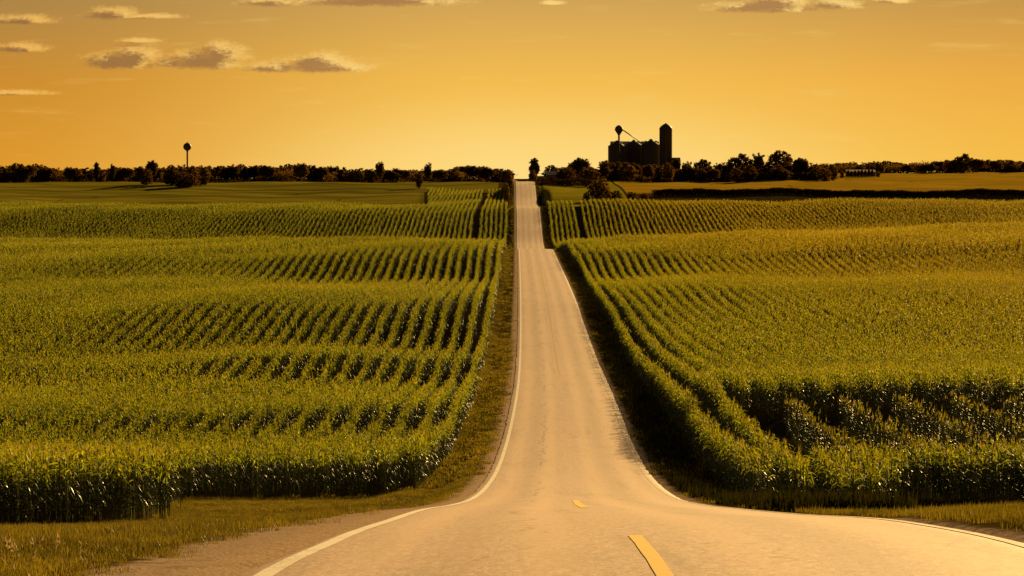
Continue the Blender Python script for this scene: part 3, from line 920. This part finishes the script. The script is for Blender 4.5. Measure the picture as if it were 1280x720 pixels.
def grain_bin(px0, px1, yeave, ypeak, d, label, ribs=11):
    X = at((px0 + px1) / 2, d); z = float(ground_z(X, d)) - .3; r = (px1 - px0) * d / F / 2
    he = -(yeave - EYE_Y) * d / F - z; hp = -(ypeak - EYE_Y) * d / F - z
    root = empty('grain_bin', (X, d, z), label, 'grain bin', 'grain bins in the farmyard')
    mb = MB(); pr = []
    n = int(he / .8)
    for i in range(n):
        z0 = he * i / n; z1 = he * (i + 1) / n
        pr += [(r, z0), (r * 1.006, (z0 * .7 + z1 * .3)), (r * 1.006, (z0 * .3 + z1 * .7)), (r, z1 - .01)]
    mb.lathe(pr, 36)
    link('wall', mb.mesh('wall', M_steel, False), root)
    mb = MB(); mb.lathe([(r * 1.05, he - .05), (r * 1.05, he + .05), (r * .16, hp - .25)], 36)
    rf = link('roof', mb.mesh('roof', M_roof), root)
    mb = MB(); mb.lathe([(r * .17, hp - .3), (r * .17, hp - .02), (r * .24, hp), (r * .02, hp + .35)], 16)
    link('cap', mb.mesh('cap', M_dark), rf)
    for k in range(6):
        a = k * math.pi / 3 + .3
        mb = MB(); cx, cy = math.cos(a) * r * .62, math.sin(a) * r * .62
        zz = he + (hp - he) * (1.05 - .62) / (1.05 - .16)
        mb.lathe([(.22, zz - .1), (.22, zz + .45), (.36, zz + .5), (.05, zz + .75)], 10, cx, cy)
        link('roof_vent', mb.mesh('roof_vent', M_dark), rf)
    mb = MB(); mb.box(-.45, .45, -r * 1.02 - .06, -r * .985, .5, 2.4)
    link('door', mb.mesh('door', M_dark), root)
    mb = MB()
    lx = r * .6; ly = -r * .83
    for sx in (-.25, .25): mb.box(lx + sx - .03, lx + sx + .03, ly - .2, ly - .14, .4, he)
    for zz in np.arange(.6, he, .4): mb.box(lx - .22, lx + .22, ly - .19, ly - .15, zz, zz + .04)
    link('ladder', mb.mesh('ladder', M_dark), root)
    return root


grain_bin(760, 782, 183, 176.3, 1300, 'leftmost round steel grain bin, behind the thin elevator leg')
grain_bin(781, 803, 181.5, 175.5, 1308, 'middle round steel grain bin, with the grain spout reaching its roof')
grain_bin(802, 825, 181, 174.5, 1300, 'rightmost round steel grain bin, touching the tall silo')

# tall silo
d = 1292; X = at(832, d); z = float(ground_z(X, d)) - .3; r = 8 * d / F
he = -(161 - EYE_Y) * d / F - z; hp = -(154.5 - EYE_Y) * d / F - z
root = empty('silo', (X, d, z), 'tall round tower silo with a low pointed cap right of the grain bins', 'silo')
mb = MB(); pr = []
n = int(he / .75)
for i in range(n):
    z0 = he * i / n; z1 = he * (i + 1) / n
    pr += [(r, z0), (r, z1 - .12), (r * 1.012, z1 - .11), (r * 1.012, z1 - .01)]
mb.lathe(pr, 40)
link('wall', mb.mesh('wall', M_conc), root)
mb = MB(); mb.lathe([(r * 1.04, he - .02), (r * 1.04, he + .15), (r * .72, he + (hp - he) * .55), (r * .3, hp - .25), (r * .12, hp), (r * .03, hp + .3)], 32)
link('roof', mb.mesh('roof', M_dark, True), root)
mb = MB(); mb.box(-.55, .55, -r - .75, -r * .99, 1, he - .3)
link('chute', mb.mesh('chute', M_dark), root)

# elevator leg with distributor head and spout
d = 1284; X = at(773.5, d); z = float(ground_z(X, d)) - .2
k = d / F
hh = -(162 - EYE_Y) * k - z
root = empty('grain_elevator', (X, d, z), 'thin grain elevator leg with a bulbous head and slanting spout by the leftmost bin', 'grain elevator')
mb = MB(); mb.tube([(0, 0, 0), (0, 0, hh - 1.5)], [.42, .42], 10)
link('leg', mb.mesh('leg', M_conc, True), root)
mb = MB(); mb.lathe([(.42, hh - 2.6), (.9, hh - 1.8), (1.75, hh - .5), (1.95, hh + .1), (1.55, hh + 1.1), (.75, hh + 1.8), (.15, hh + 2.0)], 18)
link('head', mb.mesh('head', M_dark), root)
mb = MB(); mb.tube([(1.2, .5, hh + .2), (at(802, d) - X, 14, -(177 - EYE_Y) * k - z)], [.26, .26], 8)
link('spout', mb.mesh('spout', M_dark, True), root)
mb = MB()
for a in (.5, 2.6, 4.7):
    mb.tube([(0, 0, hh - 4), (7 * math.cos(a), 7 * math.sin(a), .2)], [.03, .03], 4)
link('guy_wire', mb.mesh('guy_wire', M_dark), root)


def shed(name, px0, px1, ybase_off, yeave, ypeak, d, depth, wall, roof, label, cat, doors=2):
    X = at((px0 + px1) / 2, d); z = float(ground_z(X, d)) - .2; hw = (px1 - px0) * d / F / 2
    he = -(yeave - EYE_Y) * d / F - z; hp = -(ypeak - EYE_Y) * d / F - z
    root = empty(name, (X, d, z), label, cat)
    mb = MB(); mb.box(-hw, hw, -depth / 2, depth / 2, 0, he)
    link('wall', mb.mesh('wall', wall), root)
    mb = MB()
    b = len(mb.v)
    o = .4; y0, y1 = -depth / 2 - o, depth / 2 + o
    for xx in (-hw - o, hw + o):
        mb.v += [(xx, y0, he - .05), (xx, 0, hp), (xx, y1, he - .05), (xx, y1, he + .12), (xx, 0, hp + .18), (xx, y0, he + .12)]
    mb.f += [(0, 1, 2, 3, 4, 5)[::-1], (6, 7, 8, 9, 10, 11)]
    for i in range(6):
        j = (i + 1) % 6; mb.f.append((i, j, 6 + j, 6 + i))
    link('roof', mb.mesh('roof', roof), root)
    for q in range(doors):
        cx = -hw + (q + .5) * 2 * hw / doors; mb = MB()
        mb.box(cx - hw / doors * .45, cx + hw / doors * .45, -depth / 2 - .06, -depth / 2 + .01, .25, he * .8)
        link('door', mb.mesh('door', M_shade), root)
    return root


shed('shed', 838, 849, 0, 203, 197.5, 1290, 8, M_dark, M_dark, 'small dark lean shed at the right foot of the tall silo', 'shed', 1)
shed('barn', 1058, 1092, 0, 215.2, 212.6, 1330, 9, M_conc, M_shed, 'long low pale barn before the distant tree line at right', 'barn', 9)
shed('barn', 684, 706, 0, 219, 214.5, 1165, 10, M_conc, M_shed, 'low farm barn with a pale roof beside the far end of the road', 'barn', 3)
for px, yt, w, lab in [(1040, 210, 12, 'dark bush just left of the long pale barn'), (1097, 214, 8, 'small dark bush at the right end of the long pale barn'),
                       (1052, 213, 6, 'little bush at the left end of the long pale barn')]:
    tree('bush', px, yt, 1300, w, lab, 'bush', name='bush')
for i, px in enumerate(np.linspace(1060, 1090, 8)):
    tree('tall', px, 213 + rng.uniform(-1.5, 1), 1306, 5.0, 'slim dark sapling in the row before the long pale barn', 'tree', 'saplings before the pale barn')

shed('warehouse', 764, 822, 0, 182.5, 177.2, 1316, 14, M_steel, M_roof, 'wide dark grain warehouse standing close behind the row of steel bins', 'warehouse', 2)

# water tower, far beyond the tree line
d = 3000; X = at(234.5, d); k = d / F
z = float(ground_z(X, d)) - .5; hc = -(183.5 - EYE_Y) * k - z; R = 5.1 * k
root = empty('water_tower', (X, d, z), 'ball shaped water tower on a thin stem above the left tree line', 'water tower')
mb = MB(); mb.lathe([(2.6, 0), (1.5, 3.5), (.92, 8), (.88, hc - R - 1.5), (1.25, hc - R * .93), (1.6, hc - R * .8)], 20)
link('stem', mb.mesh('stem', M_dark, True), root)
mb = MB()
mb.lathe([(R * math.sin(t), hc - R * math.cos(t) * .97) for t in np.linspace(.12, math.pi - .02, 22)], 32)
bt = link('tank', mb.mesh('tank', M_dark, True), root)
mb = MB(); mb.lathe([(.5, hc + R * .95), (.5, hc + R + .7), (.1, hc + R + 1.0)], 10)
link('vent', mb.mesh('vent', M_dark), bt)

# white marker post at the left roadside on the far crest
d = 1095; X = at(634, d); z = float(ground_z(X, d))
root = empty('marker_post', (X, d, z), 'pale roadside post by the straggly tree on the far left verge', 'post')
mb = MB(); mb.tube([(0, 0, -.1), (0, 0, 3.0)], [.14, .12], 8)
link('post', mb.mesh('post', M_shed, True), root)
mb = MB(); mb.box(-.35, .35, -.17, -.13, 2.2, 3.0)
link('sign_plate', mb.mesh('sign_plate', M_shed), root)

# ------------------------------------------------------------------ sun and sky
SUN_AZ, SUN_EL = math.radians(25.5), math.radians(14.5)
sd = Vector((math.sin(SUN_AZ) * math.cos(SUN_EL), math.cos(SUN_AZ) * math.cos(SUN_EL), math.sin(SUN_EL)))
sl = bpy.data.lights.new('sun', 'SUN'); sl.energy = 5.0; sl.angle = math.radians(.6); sl.color = (2.1, 1.38, .48)
so = bpy.data.objects.new('sun', sl); C.objects.link(so)
so.rotation_euler = (-sd).to_track_quat('-Z', 'Y').to_euler(); so.location = sd * 200

w = bpy.data.worlds.new('World'); bpy.context.scene.world = w; w.use_nodes = True
nt = w.node_tree
for n in list(nt.nodes): nt.nodes.remove(n)
wout = nt.nodes.new('ShaderNodeOutputWorld'); bg = nt.nodes.new('ShaderNodeBackground')
L(nt, bg.outputs[0], wout.inputs[0])
sky = N(nt, 'ShaderNodeTexSky'); sky.sky_type = 'NISHITA'; sky.sun_disc = False
sky.sun_elevation = SUN_EL; sky.sun_rotation = SUN_AZ; sky.dust_density = 4.0; sky.air_density = 1.5
tc = N(nt, 'ShaderNodeTexCoord').outputs['Generated']
sp = N(nt, 'ShaderNodeSeparateXYZ'); L(nt, tc, sp.inputs[0])
dx, dy, dz = sp.outputs
ysafe = math_n(nt, 'MAXIMUM', dy, .05)
ax = math_n(nt, 'DIVIDE', dx, ysafe)     # tangent of the bearing
ez = math_n(nt, 'DIVIDE', dz, ysafe)     # tangent of the elevation


def ramp(fac, stops):
    r = N(nt, 'ShaderNodeValToRGB'); cr = r.color_ramp
    while len(cr.elements) > 1: cr.elements.remove(cr.elements[-1])
    cr.elements[0].position = stops[0][0]; cr.elements[0].color = (*stops[0][1], 1)
    for p, c in stops[1:]:
        e = cr.elements.new(p); e.color = (*c, 1)
    L(nt, fac, r.inputs[0])
    return r.outputs[0]


def lin(*c): return tuple((v / 255 / 12.92) if v / 255 <= .04045 else ((v / 255 + .055) / 1.055) ** 2.4 for v in c)


# golden band near the horizon ahead: brighter over the road, duller to the left, greyer higher up
fz = maprange(nt, ez, 0, .30, 0, 1, False)
def elev(low, mid, top, high): return ramp(fz, [(0, lin(*low)), (.115, lin(*mid)), (.22, lin(*top)), (.42, tuple(.7 * q for q in lin(*high))), (1, tuple(.3 * q for q in lin(*high)))])
c_left = elev((225, 154, 44), (205, 141, 48), (168, 132, 74), (70, 62, 58))
c_mid = elev((254, 211, 108), (243, 187, 80), (203, 159, 86), (80, 70, 62))
c_right = elev((247, 191, 74), (237, 172, 68), (194, 147, 76), (74, 64, 56))
fa_l = maprange(nt, ax, -.19, .0, 0, 1)
fa_r = maprange(nt, ax, .03, .2, 0, 1)
gold = mixc(nt, fa_l, c_left, c_mid)
gold = mixc(nt, fa_r, gold, c_right)
gx = math_n(nt, 'MULTIPLY', math_n(nt, 'SUBTRACT', ax, .012), 1 / .13); gz = math_n(nt, 'MULTIPLY', ez, 1 / .034)
gr = math_n(nt, 'SQRT', math_n(nt, 'ADD', math_n(nt, 'MULTIPLY', gx, gx), math_n(nt, 'MULTIPLY', gz, gz)))
gold = mixc(nt, maprange(nt, gr, 0, 1, .6, 0), gold, lin(255, 222, 140))

# clouds
pxn = math_n(nt, 'MULTIPLY_ADD', ax, F / 100, 6.4)
pyn = math_n(nt, 'MULTIPLY_ADD', ez, -F / 100, 2.22)      # hundreds of photo pixels
CL = [(1.50, .80, .46, .15), (1.72, .72, .34, .16), (2.58, .79, .48, .18), (2.80, .70, .34, .18), (3.45, .86, .40, .10), (4.0, .84, .52, .17), (4.35, .86, .30, .10), (2.12, .81, .20, .08), (4.05, .76, .25, .12),
      (1.45, .20, .36, .11), (1.85, .22, .42, .05), (.30, .27, .42, .09), (.28, .62, .33, .09), (4.75, .03, 1.05, .13), (3.45, .05, .44, .09),
      (9.55, .12, .72, .10), (9.75, .04, .40, .12), (10.45, .08, .34, .10), (11.15, .02, .24, .07), (6.92, .05, .17, .045), (1.75, .52, .28, .05), (.2, 1.17, .5, .05)]


def cloud_density(dxo, dyo):
    cv = N(nt, 'ShaderNodeCombineXYZ'); L(nt, math_n(nt, 'ADD', pxn, dxo), cv.inputs[0]); L(nt, math_n(nt, 'ADD', pyn, dyo), cv.inputs[1])
    acc = None
    for cx, cy, wx, hy in CL:
        n = N(nt, 'ShaderNodeVectorMath'); n.operation = 'SUBTRACT'; L(nt, cv.outputs[0], n.inputs[0]); n.inputs[1].default_value = (cx, cy, 0)
        s = N(nt, 'ShaderNodeSeparateXYZ'); L(nt, n.outputs[0], s.inputs[0])
        ddx = math_n(nt, 'MULTIPLY', s.outputs[0], 1 / wx)
        ddy = math_n(nt, 'MAXIMUM', math_n(nt, 'MULTIPLY', s.outputs[1], -1 / hy), math_n(nt, 'MULTIPLY', s.outputs[1], 2.2 / hy))
        q = math_n(nt, 'SUBTRACT', 1, math_n(nt, 'SQRT', math_n(nt, 'ADD', math_n(nt, 'MULTIPLY', ddx, ddx), math_n(nt, 'MULTIPLY', ddy, ddy))))
        acc = q if acc is None else math_n(nt, 'SMOOTH_MAX', acc, q, .25)
    nv = vscale(nt, cv.outputs[0], (1, 1.9, 0))
    n1 = noise(nt, nv, 4.2, 8, .66); n2 = noise(nt, nv, 15, 5, .65)
    tot = math_n(nt, 'ADD', acc, math_n(nt, 'MULTIPLY', math_n(nt, 'SUBTRACT', n1, .42), 1.3))
    return math_n(nt, 'ADD', tot, math_n(nt, 'MULTIPLY', math_n(nt, 'SUBTRACT', n2, .5), .95))


den = cloud_density(0, 0)
den_s = cloud_density(.17, -.05)          # towards the light
alpha = maprange(nt, den, -.20, .72, 0, .9)
shade = maprange(nt, den_s, -.02, .55, 0, 1)
c_lit = mixc(nt, 1.0, mixc(nt, fa_l, lin(242, 186, 92), lin(252, 212, 124)), (1, 1, 1), 'MULTIPLY')
c_drk = mixc(nt, fa_l, lin(150, 108, 62), lin(172, 126, 76))
ccol = mixc(nt, shade, c_lit, c_drk)
front = maprange(nt, dy, .2, .6, 0, 1)
alpha = math_n(nt, 'MULTIPLY', alpha, front)
gold_c = mixc(nt, alpha, gold, ccol)
# thin veils low in the sky
veil = noise(nt, vscale(nt, N(nt, 'ShaderNodeCombineXYZ').outputs[0], (1, 1, 1)), 1.0)
cv = N(nt, 'ShaderNodeCombineXYZ'); L(nt, pxn, cv.inputs[0]); L(nt, pyn, cv.inputs[1])
veil = noise(nt, vscale(nt, cv.outputs[0], (.5, 4.0, 0)), 1.4, 6, .6)
gold_c = mixc(nt, math_n(nt, 'MULTIPLY', maprange(nt, veil, .55, .8, 0, .30), front), gold_c, lin(252, 210, 120))

nish = mixc(nt, 1.0, sky.outputs[0], (.026, .021, .017), 'MULTIPLY')
fm = math_n(nt, 'MULTIPLY', maprange(nt, dy, .6, .97, 0, 1), maprange(nt, dz, .10, .35, 1, 0))
final = mixc(nt, fm, nish, gold_c)
L(nt, final, bg.inputs['Color']); bg.inputs['Strength'].default_value = 1.0

# ------------------------------------------------------------------ camera and render settings
cam = bpy.data.cameras.new('camera'); cam.lens = 100; cam.sensor_width = 36; cam.clip_start = .5; cam.clip_end = 60000
co = bpy.data.objects.new('camera', cam); C.objects.link(co)
co.location = (0, 0, 0)
co.rotation_euler = (math.radians(90) - math.atan(138 / F), 0, 0)
sc = bpy.context.scene
sc.camera = co
sc.view_settings.view_transform = 'Standard'; sc.view_settings.look = 'None'; sc.view_settings.exposure = 0; sc.view_settings.gamma = 1
sc.render.engine = 'CYCLES'
sc.cycles.max_bounces = 6; sc.cycles.diffuse_bounces = 3; sc.cycles.transmission_bounces = 4; sc.cycles.glossy_bounces = 2
sc.cycles.sample_clamp_indirect = 6
